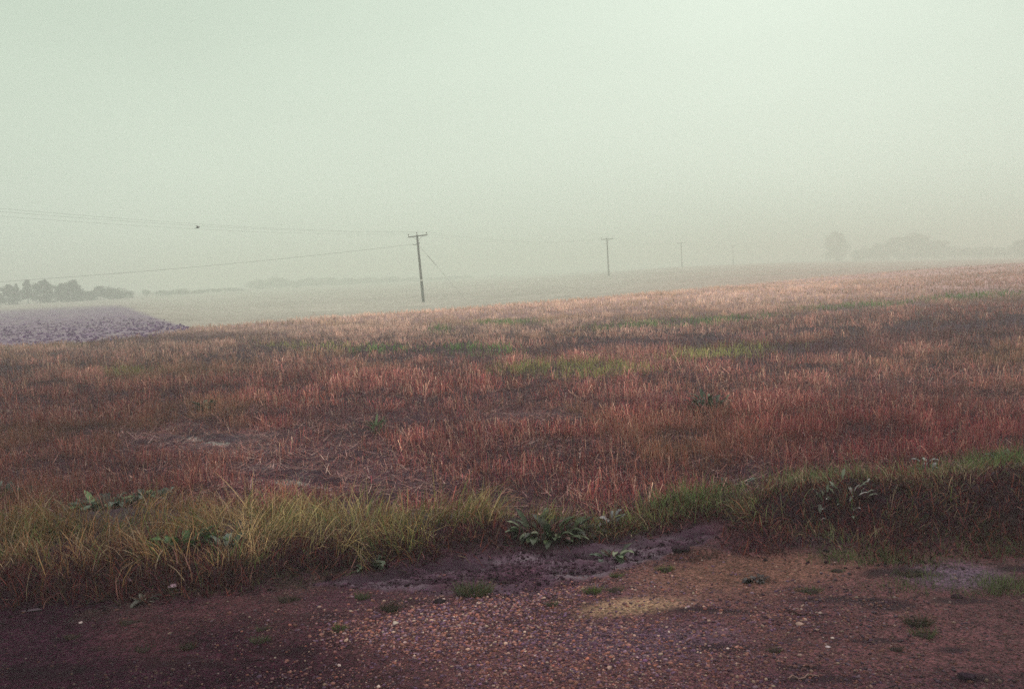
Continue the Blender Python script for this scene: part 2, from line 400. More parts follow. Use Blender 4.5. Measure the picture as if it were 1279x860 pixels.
# field soil
w = sstep(-4, 10, vb - py); c = mixc(c, (.032, .012, .020), w); wet = wet * (1 - w) + .12 * w
for e_ in MARSH:
    k = ell(px, py, e_, .5, n_b * .4); c = mixc(c, (.045, .024, .036), k * .85); wet = np.maximum(wet, .45 * k * sstep(-.1, .4, n_b + n_a * .5))
k = w * sstep(20, 50, gy); c = mixc(c, (.56, .38, .32), k * .9)  # soil paled with distance, haze put into its colour
for e_ in DARKB:
    k = ell(px, py, e_, .5, n_b * .3); c = mixc(c, (.045, .022, .035), k * .8)
# beyond the stubble: pale crop
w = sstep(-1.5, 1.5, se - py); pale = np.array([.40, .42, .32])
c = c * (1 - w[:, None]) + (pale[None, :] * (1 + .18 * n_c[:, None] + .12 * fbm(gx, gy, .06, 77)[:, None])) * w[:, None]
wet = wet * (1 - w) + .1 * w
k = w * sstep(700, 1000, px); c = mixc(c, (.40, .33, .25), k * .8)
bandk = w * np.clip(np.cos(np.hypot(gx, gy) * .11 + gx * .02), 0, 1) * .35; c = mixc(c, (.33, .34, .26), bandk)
# ploughed land on the left
pl = sstep(-2, 2, se - py) * (px < 236) * (1 - sstep(-8, 14, px - (160 + (py - 383) * 3.05) + n_a * 10)) * (1 - sstep(80, 125, gy))
pl = np.clip(pl * (.72 + .5 * n_b), 0, 1); c = mixc(c, (.13, .075, .165), pl); wet = wet * (1 - pl) + .45 * pl
strip = sstep(-3, 0, py - (434 - px * .06)) * (1 - sstep(0, 3, py - (437 - px * .06))) * (px < 110) * (gy > 12); c = mixc(c, (.26, .25, .14), strip * .7)
c = np.clip(c, .004, .9)
nr, ncn = len(YR), len(TT)
idx = np.arange(nr * ncn).reshape(nr, ncn)
F = np.stack([idx[:-1, :-1], idx[:-1, 1:], idx[1:, 1:], idx[1:, :-1]], -1).reshape(-1, 4)
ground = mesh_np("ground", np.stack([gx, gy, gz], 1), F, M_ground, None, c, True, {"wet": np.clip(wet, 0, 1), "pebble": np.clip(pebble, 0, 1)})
tag(ground, "gravel track, muddy rut, verge and flat foggy stubble field", None, None, "structure")

# ---------------------------------------------------------------- standing water in the field
def m_water():
    mt, n, b = new_mat("water"); set_in(b, 'Base Color', (.05, .035, .045, 1)); set_in(b, 'Roughness', .06); set_in(b, 'IOR', 1.33)
    set_in(b, 'Specular IOR Level', .7)
    nz = n.nodes.new("ShaderNodeTexNoise"); nz.inputs['Scale'].default_value = 9
    tcn = n.nodes.new("ShaderNodeTexCoord"); n.links.new(tcn.outputs['Object'], nz.inputs['Vector'])
    bp = n.nodes.new("ShaderNodeBump"); bp.inputs['Strength'].default_value = .12; bp.inputs['Distance'].default_value = .01
    n.links.new(nz.outputs['Fac'], bp.inputs['Height']); n.links.new(bp.outputs[0], b.inputs['Normal'])
    return mt
M_water = m_water()
for p in PUDDLES:
    cpt = G(p[0], p[1]); ex = abs(G(p[0] + p[2], p[1])[0] - cpt[0]) * 1.1
    ey = (G(p[0], p[1] - p[3])[1] - G(p[0], p[1] + p[3])[1]) / 2 * 1.3
    k = 40; th = np.linspace(0, 2 * np.pi, k, endpoint=False)
    rad = 1 + .25 * fbm(np.cos(th) * 2 + 5 * p[0], np.sin(th) * 2, 1, 3)
    zz = np.percentile(height(cpt[0] + rng.uniform(-.5, .5, 300) * ex, cpt[1] + rng.uniform(-.5, .5, 300) * ey), 62)
    V = np.concatenate([[[cpt[0], cpt[1], zz]], np.stack([cpt[0] + np.cos(th) * rad * ex, cpt[1] + np.sin(th) * rad * ey, np.full(k, zz)], 1)])
    F = np.array([[0, 1 + i, 1 + (i + 1) % k] for i in range(k)])
    o = mesh_np("water", V, F, M_water)
    tag(o, None, None, None, "structure")

# ---------------------------------------------------------------- ribbons: stalks, blades, twigs
def ribbons(base, length, width, lean_az, lean, bend, colour, tip_colour=None, segs=2, face_az=None, tip=.12):
    """tapering bent blades. lean/bend in radians from vertical; returns V,F,C"""
    n = len(base); S = segs + 1
    if face_az is None: face_az = rng.uniform(0, np.pi * 2, n)
    V = np.zeros((n, S, 2, 3)); C = np.zeros((n, S, 2, 3))
    p = base.copy(); wd = np.stack([np.cos(face_az), np.sin(face_az), np.zeros(n)], 1)
    if tip_colour is None: tip_colour = colour
    for s in range(S):
        t = s / segs
        wv = width * (1 - t) ** .6 if s < segs else width * tip
        wv = np.maximum(wv, width * tip)
        V[:, s, 0] = p - wd * wv[:, None] / 2; V[:, s, 1] = p + wd * wv[:, None] / 2
        C[:, s, :] = (colour * (1 - t) + tip_colour * t)[:, None, :]
        ang = lean + bend * (t + .5 / segs)
        st = length / segs
        p = p + np.stack([np.cos(lean_az) * np.sin(ang) * st, np.sin(lean_az) * np.sin(ang) * st, np.cos(ang) * st], 1)
    base_i = (np.arange(n) * S * 2)[:, None]
    q = np.arange(segs)[None, :] * 2 + base_i
    F = np.stack([q, q + 1, q + 3, q + 2], -1).reshape(-1, 4)
    return V.reshape(-1, 3), F, C.reshape(-1, 3)
class Bag:
    def __init__(s): s.V = []; s.F = []; s.C = []; s.n = 0
    def add(s, v, f, c): s.V.append(v); s.F.append(f + s.n); s.C.append(c); s.n += len(v)
    def build(s, name, mat, parent=None, smooth=False):
        return mesh_np(name, np.concatenate(s.V), np.concatenate(s.F), mat, parent, np.concatenate(s.C), smooth)
def pick(pal, wts, n, jitter=.2):
    pal = np.array(pal); i = rng.choice(len(pal), n, p=np.array(wts) / np.sum(wts))
    return pal[i] * rng.uniform(1 - jitter, 1 + jitter, (n, 1)) * rng.uniform(.94, 1.06, (n, 3))
def scatter(n, y0, y1, t=.78):
    y = np.sqrt(rng.uniform(y0 ** 2, y1 ** 2, n)); x = rng.uniform(-t, t, n) * y
    return x, y

def scatter_px(n, x0, x1, y0, y1):
    a = rng.uniform(x0, x1, n); b = rng.uniform(y0, y1, n)
    d = f0[None] + rc[None] * ((a - CX) / FPX)[:, None] - uc[None] * ((b - CY) / FPX)[:, None]; t_ = -EYE / d[:, 2]
    return d[:, 0] * t_, d[:, 1] * t_
# ---------------------------------------------------------------- stubble
stub = Bag()
PAL = [(.34, .105, .105), (.47, .23, .175), (.72, .49, .34), (.15, .035, .055), (.38, .125, .09), (.065, .015, .036)]
PW = [4.5, 3.6, 2.0, 3.8, 3.2, 1.6]
def stub_band(n, y0, y1, wid, hgt, segs):
    CL = 6 if y1 < 20 else 3
    x, y = scatter(n // CL, y0, y1); tone = np.exp(rng.normal(-.04, .38, len(x))); tone = np.repeat(tone if y1 < 30 else tone ** .6, CL)
    jit = .03 if y1 < 20 else wid * 1.2
    x = np.repeat(x, CL); y = np.repeat(y, CL); x = x + rng.normal(0, jit, len(x)); y = y + rng.normal(0, jit, len(x)); px, py = PP(x, y)
    na = fbm(x, y, .35, 81); nb = fbm(x, y, 1.8, 82, 3)
    dens = .55 + .8 * nb + .3 * na
    dens = dens * sstep(-4, 12, VERGE_BACK(px) - py) * sstep(-1.0, 1.5, py - STUB_END(px))
    hs = np.ones(len(x)) * (1 + .3 * na + .2 * nb)
    gk = np.zeros(len(x)); yk = np.zeros(len(x)); dk = np.zeros(len(x))
    for e_ in MARSH: k = ell(px, py, e_, .5, nb * .5); dens *= 1 - .8 * k; hs *= 1 - .55 * k
    for p in PUDDLES: dens *= 1 - .93 * ell(px, py, (p[0], p[1] + 3, p[2], p[3] * 1.4, p[4]), .3)
    for e_ in DARKB: k = ell(px, py, e_, .5, nb * .4); dk = np.maximum(dk, k)
    for e_ in GREEN:
        k = ell(px, py, e_, .5, nb * .5)
        if e_[5] == 'g': gk = np.maximum(gk, k)
        else: yk = np.maximum(yk, k)
    dens *= 1 - .35 * dk
    keep = rng.uniform(0, 1, len(x)) < dens
    x, y, px, py, hs, gk, yk, dk, na, nb, tone = [q[keep] for q in (x, y, px, py, hs, gk, yk, dk, na, nb, tone)]
    n = len(x); z = height(x, y)
    c = pick(PAL, PW, n, .35) * tone[:, None]
    big = fbm(x, y, .12, 85)
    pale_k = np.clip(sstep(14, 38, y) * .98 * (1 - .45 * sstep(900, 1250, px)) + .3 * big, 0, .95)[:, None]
    c = c * (1 - pale_k) + np.array([.90, .68, .52]) * rng.uniform(.65, 1.08, (n, 1)) * pale_k  # stalks paled with distance to stand in for thicker haze
    # patchy olive drift, then left and right sides darkened as a painted vignette
    ol = np.clip(sstep(-.1, .5, fbm(x, y, .5, 86)) * .5, 0, 1)[:, None]; c = c * (1 - ol) + np.array([.36, .25, .12]) * rng.uniform(.6, 1.2, (n, 1)) * ol
    lf = ((1 - sstep(100, 420, px)) * sstep(470, 520, py))[:, None] * .5; c = c * (1 - lf) + np.array([.15, .055, .05]) * rng.uniform(.5, 1.4, (n, 1)) * lf
    rt = (sstep(760, 1100, px) * sstep(490, 540, py))[:, None] * .55; c = c * (1 - rt) + np.array([.22, .045, .055]) * rng.uniform(.5, 1.5, (n, 1)) * rt
    c = c * (1 - .55 * dk[:, None]) + np.array([.09, .04, .06]) * .55 * dk[:, None]
    m_ = rng.uniform(0, 1, n) < gk * .8; c[m_] = np.array([.16, .30, .09]) * rng.uniform(.6, 1.3, (m_.sum(), 1))
    m_ = rng.uniform(0, 1, n) < yk * .75; c[m_] = np.array([.42, .45, .15]) * rng.uniform(.6, 1.3, (m_.sum(), 1))
    c = c * np.clip(.8 + .9 * nb, .35, 1.5)[:, None] * (1 + .30 * (sstep(250, 480, px) * (1 - sstep(950, 1250, px)) * sstep(8, 11, y)))[:, None]  # middle of the field brightened, so the sides dim like a vignette
    Lh = hgt * hs * rng.uniform(.45, 1.25, n)
    tall = rng.uniform(0, 1, n) < .008; Lh[tall] *= 1.6
    lean = np.abs(rng.normal(0, .30, n)); fallen = rng.uniform(0, 1, n) < .28; lean[fallen] = rng.uniform(.7, 1.35, fallen.sum())
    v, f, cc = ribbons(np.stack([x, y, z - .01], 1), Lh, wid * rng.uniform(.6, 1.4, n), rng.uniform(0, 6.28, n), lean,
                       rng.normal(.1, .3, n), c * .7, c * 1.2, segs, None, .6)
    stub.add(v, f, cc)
stub_band(150000, 5.2, 11, .0050, .145, 3)
stub_band(125000, 11, 18, .0072, .155, 2)
stub_band(125000, 18, 32, .0125, .15, 1)
stub_band(150000, 32, 62, .024, .16, 1)
stub_band(90000, 62, 112, .04, .14, 1)
tag(stub.build("stubble", M_straw), "russet and straw coloured cut stubble covering the foggy field", "stubble", None, "stuff")

# fallen straw lying on the wet bare places
ls = Bag()
def litter(n, y0, y1, sel, pal, wts, L0, L1, wid, lift=.012):
    x, y = scatter(n, y0, y1); px, py = PP(x, y); k = rng.uniform(0, 1, n) < sel(x, y, px, py)
    x, y = x[k], y[k]; n = len(x)
    cc_ = pick(pal, wts, n, .3)
    v, f, c_ = ribbons(np.stack([x, y, height(x, y) + rng.uniform(.002, lift, n)], 1), rng.uniform(L0, L1, n), wid * rng.uniform(.6, 1.4, n),
                       rng.uniform(0, 6.28, n), rng.normal(1.45, .12, n), rng.normal(0, .2, n), cc_, cc_, 2)
    ls.add(v, f, c_)
litter(150000, 5.4, 13, lambda x, y, px, py: np.clip(.35 + .5 * fbm(x, y, 1.2, 151) + .6 * np.max([ell(px, py, e_, .5) for e_ in MARSH], 0), 0, 1) * (py < VERGE_BACK(px)) * (1 - .7 * np.max([ell(px, py, e_, .3) for e_ in [q + (0,) for q in PUDDLES]], 0)),
       [(.46, .26, .20), (.22, .09, .09), (.66, .50, .40), (.10, .04, .06)], [4, 4, 1.8, 4], .05, .22, .0055)
litter(60000, 12, 26, lambda x, y, px, py: (.25 + .75 * np.max([ell(px, py, e_, .5) for e_ in MARSH], 0)) * (py < VERGE_BACK(px)),
       [(.40, .22, .16), (.22, .10, .09), (.52, .40, .30), (.12, .06, .07)], [4, 4, 2, 3], .05, .24, .006)
tag(ls.build("fallen_straw", M_straw), "broken straw lying flat on the wet bare patches of the field", "straw", None, "stuff")

# ---------------------------------------------------------------- verge grass
vg = Bag()
GP = [(0, (.17, .115, .05)), (120, (.20, .13, .055)), (230, (.30, .19, .08)), (300, (.44, .33, .16)), (360, (.34, .29, .12)), (470, (.35, .30, .12)),
      (560, (.36, .32, .12)), (640, (.28, .24, .10)), (720, (.16, .19, .07)), (800, (.15, .20, .07)), (900, (.19, .20, .085)), (1000, (.10, .13, .06)),
      (1100, (.11, .10, .05)), (1279, (.085, .085, .045))]
gpx = [g[0] for g in GP]; gpc = np.array([g[1] for g in GP])
def verge(n, hgt, wid, front, back, dark=1.0, segs=4, russet=.22):
    x, y = scatter(n, 4.2, 10.5); px, py = PP(x, y)
    na = fbm(x, y, 1.3, 101); nb = fbm(x, y, 4.5, 102, 3)
    u = (VERGE_FRONT(px) - py) / (VERGE_FRONT(px) - VERGE_BACK(px))
    dens = sstep(front, front + .3, u + nb * .15) * (1 - sstep(back, back + .4, u + na * .2)) * np.clip(.55 + 1.2 * nb, .04, 1)
    # sparse on the spoil heaps, the dark gap by the rut
    heap = np.maximum(ell(px, py, (1215, 668, 150, 26, -.03), .4, nb * .5), ell(px, py, (1110, 668, 60, 20, 0), .4, nb * .4)); dens *= 1 - .7 * heap
    dens *= 1 - .85 * np.max([ell(px, py, e_, .4) for e_ in [(130, 642, 75, 20, 0), (0, 622, 60, 18, 0), (192, 628, 30, 12, 0), (240, 706, 40, 14, 0), (690, 684, 70, 12, 0)]], 0)
    dens *= 1 - .8 * ell(px, py, (740, 690, 110, 16, 0), .4); dens *= 1 - .75 * ell(px, py, (1010, 662, 60, 16, 0), .4)
    dens *= 1 - .6 * ell(px, py, (560, 690, 60, 14, 0), .4); dens *= 1 - MUDMASK(px, py)
    k = rng.uniform(0, 1, n) < dens
    x, y, px, py, na, nb, u = [q[k] for q in (x, y, px, py, na, nb, u)]; n = len(x)
    cb = np.stack([np.interp(px + na * 60, gpx, gpc[:, i]) for i in range(3)], 1) * rng.uniform(.45, 1.45, (n, 1)) * dark * np.exp(.9 * fbm(x, y, 8, 107, 2))[:, None] * 1.55
    ru = rng.uniform(0, 1, n) < russet + .25 * na + .12 * (px < 260); cb[ru] = np.array([.30, .15, .075]) * rng.uniform(.5, 1.4, (ru.sum(), 1)) * dark
    st = rng.uniform(0, 1, n) < .13; cb[st] = np.array([.55, .45, .28]) * rng.uniform(.6, 1.2, (st.sum(), 1)) * dark
    gr = rng.uniform(0, 1, n) < .10 + .3 * np.clip(nb, 0, 1); cb[gr] = np.array([.13, .20, .055]) * rng.uniform(.6, 1.4, (gr.sum(), 1))
    hh = hgt * (1 + .5 * na + .35 * nb) * rng.uniform(.5, 1.25, n) * np.interp(px, [0, 600, 720, 800, 1279], [1.1, 1, .6, .6, .62])
    # blades of one tuft lean together
    az = fbm(x, y, 1.6, 105) * 6 + rng.normal(0, .9, n)
    v, f, c_ = ribbons(np.stack([x, y, height(x, y) - .01], 1), hh, wid * rng.uniform(.6, 1.5, n), az, np.abs(rng.normal(.25, .28, n)),
                       np.abs(rng.normal(1.15, .8, n)), cb * .7, cb * 1.15, segs)
    vg.add(v, f, c_)
verge(210000, .225, .0048, .02, .75, 1.0, 4, .36)
verge(150000, .17, .0048, -.18, .9, .7, 3, .4)
verge(16000, .31, .0038, .1, .8, 1.25, 4, .1)
# thin sprouting grass on the damp edges of the track to the right
def patchgrass(n, els, hgt, colr, wid=.003):
    els_ = np.array(els); x, y = scatter_px(n, (els_[:, 0] - els_[:, 2] * 1.3).min(), (els_[:, 0] + els_[:, 2] * 1.3).max(), (els_[:, 1] - els_[:, 3] * 1.6).min(), (els_[:, 1] + els_[:, 3] * 1.6).max())
    px, py = PP(x, y); nb = fbm(x, y, 3, 111, 3)
    k = np.max([ell(px, py, e_, .5, nb * .6) for e_ in els], 0); m_ = rng.uniform(0, 1, n) < k * np.clip(.5 + nb, .05, 1)
    x, y = x[m_], y[m_]; n = len(x); cb = np.array(colr) * rng.uniform(.5, 1.5, (n, 1))
    v, f, c_ = ribbons(np.stack([x, y, height(x, y) - .004], 1), hgt * rng.uniform(.4, 1.3, n), wid * rng.uniform(.6, 1.4, n),
                       rng.uniform(0, 6.28, n), np.abs(rng.normal(.3, .3, n)), np.abs(rng.normal(.5, .4, n)), cb * .8, cb * 1.1, 3)
    vg.add(v, f, c_)
patchgrass(16000, [(1240, 684, 70, 10, 0), (1110, 700, 90, 8, 0), (1220, 730, 90, 12, 0)], .06, (.12, .16, .06))
patchgrass(9000, [(1130, 735, 60, 8, 0), (250, 735, 120, 10, -.05), (380, 722, 60, 6, -.1)], .045, (.11, .13, .05))
patchgrass(26000, [(1030, 607, 75, 14, -.05), (1150, 600, 60, 12, -.05), (860, 640, 80, 14, -.1), (1280, 590, 90, 24, -.1)], .16, (.15, .22, .07), .004)
tag(vg.build("verge_grass", M_grass), "long yellow-green and russet grass along the verge between track and field", "grass", None, "stuff")

# dry bracken-coloured stems tangled over the spoil heaps and the foot of the verge
dt = Bag()
def tangle(n, els, hgt, pal, wts):
    els_ = np.array(els); x, y = scatter_px(n, (els_[:, 0] - els_[:, 2] * 1.3).min(), (els_[:, 0] + els_[:, 2] * 1.3).max(), (els_[:, 1] - els_[:, 3] * 1.6).min(), (els_[:, 1] + els_[:, 3] * 1.6).max())
    px, py = PP(x, y); nb = fbm(x, y, 3, 121, 3)
    k = np.max([ell(px, py, e_, .4, nb * .5) for e_ in els], 0) * (1 - MUDMASK(px, py)); m_ = rng.uniform(0, 1, n) < k
    x, y = x[m_], y[m_]; n = len(x); cb = pick(pal, wts, n, .3)
    v, f, c_ = ribbons(np.stack([x, y, height(x, y) - .004], 1), hgt * rng.uniform(.4, 1.5, n), .0065 * rng.uniform(.6, 1.5, n),
                       rng.uniform(0, 6.28, n), np.abs(rng.normal(.8, .45, n)), rng.normal(.5, .6, n), cb, cb, 4)
    dt.add(v, f, c_)
BR = [(.10, .030, .035), (.20, .065, .05), (.045, .014, .026), (.32, .17, .14), (.07, .05, .03)]
tangle(30000, [(1210, 655, 190, 40, 0), (1010, 660, 90, 30, 0)], .085, BR, [4, 2.2, 4, .25, 1])
tangle(70000, [(110, 722, 280, 26, -.05), (560, 696, 130, 14, -.1), (740, 674, 110, 16, -.05), (800, 660, 90, 12, -.15), (380, 708, 160, 14, -.1), (880, 648, 90, 10, 0)], .10, BR, [4, 1.5, 5, .3, 2])
tag(dt.build("dead_stems", M_straw), "tangle of dark red-brown dead stems over the bank beside the track", "dead stems", None, "stuff")

# ---------------------------------------------------------------- stones
def ico(sub=0):
    import bmesh
    b = bmesh.new(); bmesh.ops.create_icosphere(b, subdivisions=sub + 1, radius=1)
    V = np.array([v.co[:] for v in b.verts]); F = np.array([[v.index for v in f.verts] for f in b.faces]); b.free(); return V, F
IV, IF = ico(1)
def stones(bag, x, y, size, colour, sink=.42, template=(IV, IF), flat=.62):
    TV, TF = template; n = len(x); k = len(TV)
    ph = rng.uniform(0, 50, (n, 1, 3))
    V = TV[None] * (1 + .28 * np.sin(TV[None] * 2.3 + ph) * np.cos(TV[None][:, :, [1, 2, 0]] * 1.9 + ph[:, :, [2, 0, 1]]))
    V = V * rng.uniform(.65, 1.3, (n, 1, 3)); V[:, :, 2] *= flat
    a = rng.uniform(0, 6.28, n); ca, sa = np.cos(a)[:, None], np.sin(a)[:, None]
    til = rng.normal(0, .35, n)[:, None]; ct, st_ = np.cos(til), np.sin(til)
    vx, vz = V[:, :, 0] * ct - V[:, :, 2] * st_, V[:, :, 0] * st_ + V[:, :, 2] * ct
    vy = V[:, :, 1]; xx = vx * ca - vy * sa; yy = vx * sa + vy * ca
    r = size[:, None]
    z = height(x, y)
    P = np.stack([x[:, None] + xx * r, y[:, None] + yy * r, z[:, None] + (vz + flat * (1 - 2 * sink) * .6) * r], -1).reshape(-1, 3)
    Fc = (TF[None] + (np.arange(n) * k)[:, None, None]).reshape(-1, 3)
    bag.add(P, Fc, np.repeat(colour, k, 0))
SP = [(.28, .135, .10), (.42, .30, .22), (.20, .09, .085), (.13, .07, .12), (.55, .45, .37), (.30, .12, .08), (.07, .03, .05), (.24, .16, .19)]
SW = [5, 1.8, 6.5, 4.5, .35, 2.2, 7, 2]
gb = Bag()
def gravel(n, s0, s1, els, base=0.0, y0=2.8, y1=6.5, dark=1.0):
    y = rng.uniform(y0, y1, n); x = rng.uniform(-.75, .75, n) * (y + .3); px, py = PP(x, y); nb = fbm(x, y, 2.4, 131, 3); na = fbm(x, y, .9, 132, 3)
    k = base * np.clip(.5 + nb, .05, 1) * np.ones(n)
    for e_ in els: k = np.maximum(k, ell(px, py, e_, .6, nb * .55) * e_[5])
    k *= sstep(0, 14, py - VERGE_FRONT(px) - 3)
    k *= 1 - .93 * (1 - sstep(.8, 1.2, np.abs((py - MUD_C(px)) / np.maximum(MUD_W(px), .01)))) * (MUD_W(px) > 1)
    k *= 1 - .7 * ell(px, py, (790, 757, 90, 16, -.1), .4)
    k *= 1 - .55 * sstep(0, .5, na)
    m_ = rng.uniform(0, 1, n) < k; x, y, px = x[m_], y[m_], px[m_]; n = len(x)
    c_ = pick(SP, SW, n, .3)
    fac = np.interp(px, [0, 200, 420, 560, 900, 1100, 1279], [.2, .26, .75, .85, .72, .42, .28])[:, None] * dark  # stones darkened towards both sides, vignette painted into their colour
    stones(gb, x, y, s0 + (s1 - s0) * rng.uniform(0, 1, n) ** 2.5, c_ * fac, template=(IV, IF) if s1 > .012 else ico(0))
GR = [(640, 805, 250, 70, -.08, 1.0), (560, 770, 130, 26, -.25, 1.0), (980, 800, 200, 60, 0, .75), (990, 770, 60, 16, 0, .9), (740, 860, 480, 40, 0, .8), (430, 845, 110, 26, 0, .6)]
gravel(70000, .004, .0115, GR, .05)
gravel(110000, .003, .007, GR, .35)
gravel(120000, .0055, .0115, [(545, 772, 150, 17, -.22, 1.0), (640, 785, 170, 36, -.1, .55), (740, 800, 150, 40, 0, .35), (990, 775, 50, 16, 0, .4)], .015, dark=1.45)
tag(gb.build("gravel", M_stone, None, False), "loose mixed pinkish brown and pale gravel spread over the track", "gravel", None, "stuff")

# clods of the ploughed land and of the muddy margin
cb_ = Bag()
n = 150000; x, y = scatter(n, 22, 125, .72); px, py = PP(x, y)
k = (rng.uniform(0, 1, n) < 1 - sstep(28, 58, y)) & (py < STUB_END(px) + 2) & (px < 160 + (py - 383) * 3.05 + 3 + 22 * fbm(x, y, .25, 171)) & (px < 300)
x, y = x[k], y[k]; n = len(x)
stones(cb_, x, y, (.02 + .05 * rng.uniform(0, 1, n) ** 2) * (.7 + y / 90), pick([(.13, .075, .16), (.17, .11, .20), (.11, .06, .14), (.20, .14, .23)], [4, 3, 3, 1], n), .35, ico(0), .7)
tag(cb_.build("ploughed_clods", M_clod), "purplish ploughed clods and stubble roots at the far left of the field", "soil", None, "stuff")
cm = Bag()
for n_, s0_, s1_ in ((45000, .002, .007), (9000, .005, .014)):
    x, y = scatter_px(n_, 380, 930, 640, 750); px, py = PP(x, y)
    k = rng.uniform(0, 1, n_) < MUDMASK(px, py) * np.clip(.35 + 1.3 * fbm(x, y * 3, 2.5, 143, 3), 0, 1); x, y = x[k], y[k]; n_ = len(x)
    stones(cm, x, y, s0_ + (s1_ - s0_) * rng.uniform(0, 1, n_) ** 3, pick([(.055, .027, .044), (.085, .045, .068), (.025, .010, .018), (.13, .075, .085)], [4, 3, 4, .5], n_), .45)
n = 60000; x = rng.uniform(-5, 5.5, n); y = rng.uniform(3.8, 7, n); px, py = PP(x, y)
d = VERGE_FRONT(px) - py; k = rng.uniform(0, 1, n) < sstep(-26, -4, d) * (1 - sstep(12, 46, d)) * np.clip(.45 + fbm(x, y, 2.2, 141), 0, 1) * (1 - .93 * MUDMASK(px, py))
x, y = x[k], y[k]; n = len(x)
stones(cm, x, y, .003 + .012 * rng.uniform(0, 1, n) ** 5, pick([(.03, .012, .018), (.045, .018, .026), (.015, .006, .010)], [3, 2, 3], n), .3)
tag(cm.build("soil_crumbs", M_clod, None, True), "dark crumbled soil along the foot of the grassy verge", "soil", None, "stuff")

# ---------------------------------------------------------------- single stones and clods worth naming
def single(name, px_, py_, s, col_, label, cat, group, mat, sq=(1, 1, 1)):
    g = G(px_, py_); z = zat(g[0], g[1]); V, F = ico(3 if 'clod' in name else 2)
    ph = np.array(rng.uniform(0, 50, 3))
    W = V * (1 + .24 * np.sin(V * 2.1 + ph)[:, [1, 2, 0]] + (.20 if 'clod' in name else .07) * np.sin(V * 6.1 + ph * 2) + (.14 if 'clod' in name else 0) * np.sin(V[:, [2, 0, 1]] * 13 + ph * 3)) * np.array(sq) * s
    W[:, 2] = W[:, 2] * .6
    o = mesh_np(name, W, F, mat, None, np.tile(np.array(col_), (len(W), 1)), True)
    o.location = (g[0], g[1], z + s * sq[2] * .25); o.rotation_euler = (0, 0, rng.uniform(-.4, .4))
    return tag(o, label, cat, group)
single("flint_stone", 101, 777, .009, (.45, .38, .35), "small white flint alone on the dark gravel at lower left", "stone", None, M_stone)
single("flint_stone", 216, 739, .026, (.36, .27, .30), "pale pink flint at the foot of the verge near the left", "stone", None, M_stone, (1.3, 1, .8))
single("flint_stone", 157, 734, .028, (.30, .24, .29), "long pale grey stone in shadow under the left verge grass", "stone", None, M_stone, (1.9, .7, .55))
single("flint_stone", 40, 760, .020, (.06, .045, .055), "grey flat stone by the verge foot closest to the left edge", "stone", None, M_stone, (2.4, .8, .4))
single("flint_stone", 999, 779, .014, (.36, .26, .20), "cream cobble among stones right of the sandy patch", "stone", None, M_stone, (1.3, 1, 1))
single("flint_stone", 494, 779, .014, (.48, .43, .34), "palest whitish cobble in the pile of gravel below the mud", "stone", None, M_stone)
single("flint_stone", 1034, 808, .009, (.45, .40, .38), "small white stone on brown gravel at lower right", "stone", None, M_stone)
single("mud_clod", 852, 692, .038, (.035, .02, .028), "dark lump of mud at the right end of the rut", "mud clod", None, M_clod, (1.7, .9, .8))
single("mud_clod", 630, 725, .022, (.04, .02, .025), "small dark clod lying on the wet rutted mud", "mud clod", None, M_clod, (1.2, .9, 1.1))
single("mud_clod", 548, 753, .020, (.03, .02, .025), "dark clod at the upper rim of the gravel pile", "mud clod", None, M_clod, (1.3, .9, .9))
single("mud_clod", 1196, 742, .020, (.035, .02, .025), "dark clod on the faintly green track at right", "mud clod", None, M_clod, (1.5, 1, .9))
single("mud_clod", 1208, 850, .022, (.03, .018, .028), "dark clod on the track in the lower right corner", "mud clod", None, M_clod, (1.5, 1, .9))
# a stick on the gravel
def tube(pts, rad, k=6):
    pts = [Vector(p) for p in pts]; V = []; F = []
    for i, p in enumerate(pts):
        d = (pts[min(i + 1, len(pts) - 1)] - pts[max(i - 1, 0)]).normalized()
        a = d.orthogonal().normalized(); b = d.cross(a)
        r = rad[i] if hasattr(rad, '__len__') else rad
        for j in range(k):
            t = 2 * math.pi * j / k; V.append(p + a * math.cos(t) * r + b * math.sin(t) * r)
    V = [tuple(v) for v in V]
    for i in range(len(pts) - 1):
        for j in range(k):
            F.append((i * k + j, i * k + (j + 1) % k, (i + 1) * k + (j + 1) % k, (i + 1) * k + j))
    return np.array(V), np.array(F)
def twig(name, pa, pb, r, col_, label, cat):
    a, b = G(*pa), G(*pb); pts = []
    for i in range(7):
        t = i / 6; p = a * (1 - t) + b * t; p[2] = zat(p[0], p[1]) + r + .006 * math.sin(i * 2.1) + .004; p[1] += .012 * math.sin(i * 1.7); pts.append(p)
    V, F = tube(pts, [r * (1.1 - .7 * i / 6) for i in range(7)])
    o = mesh_np(name, V, F, M_straw, None, np.tile(np.array(col_), (len(V), 1)), True); return tag(o, label, cat)
twig("fallen_stick", (985, 766), (1022, 769), .005, (.07, .035, .035), "thin dark stick lying on stones right of the sandy patch", "stick")
twig("fallen_stick", (985, 851), (1022, 846), .004, (.32, .22, .18), "short pale stick on the gravel at the bottom right", "stick")

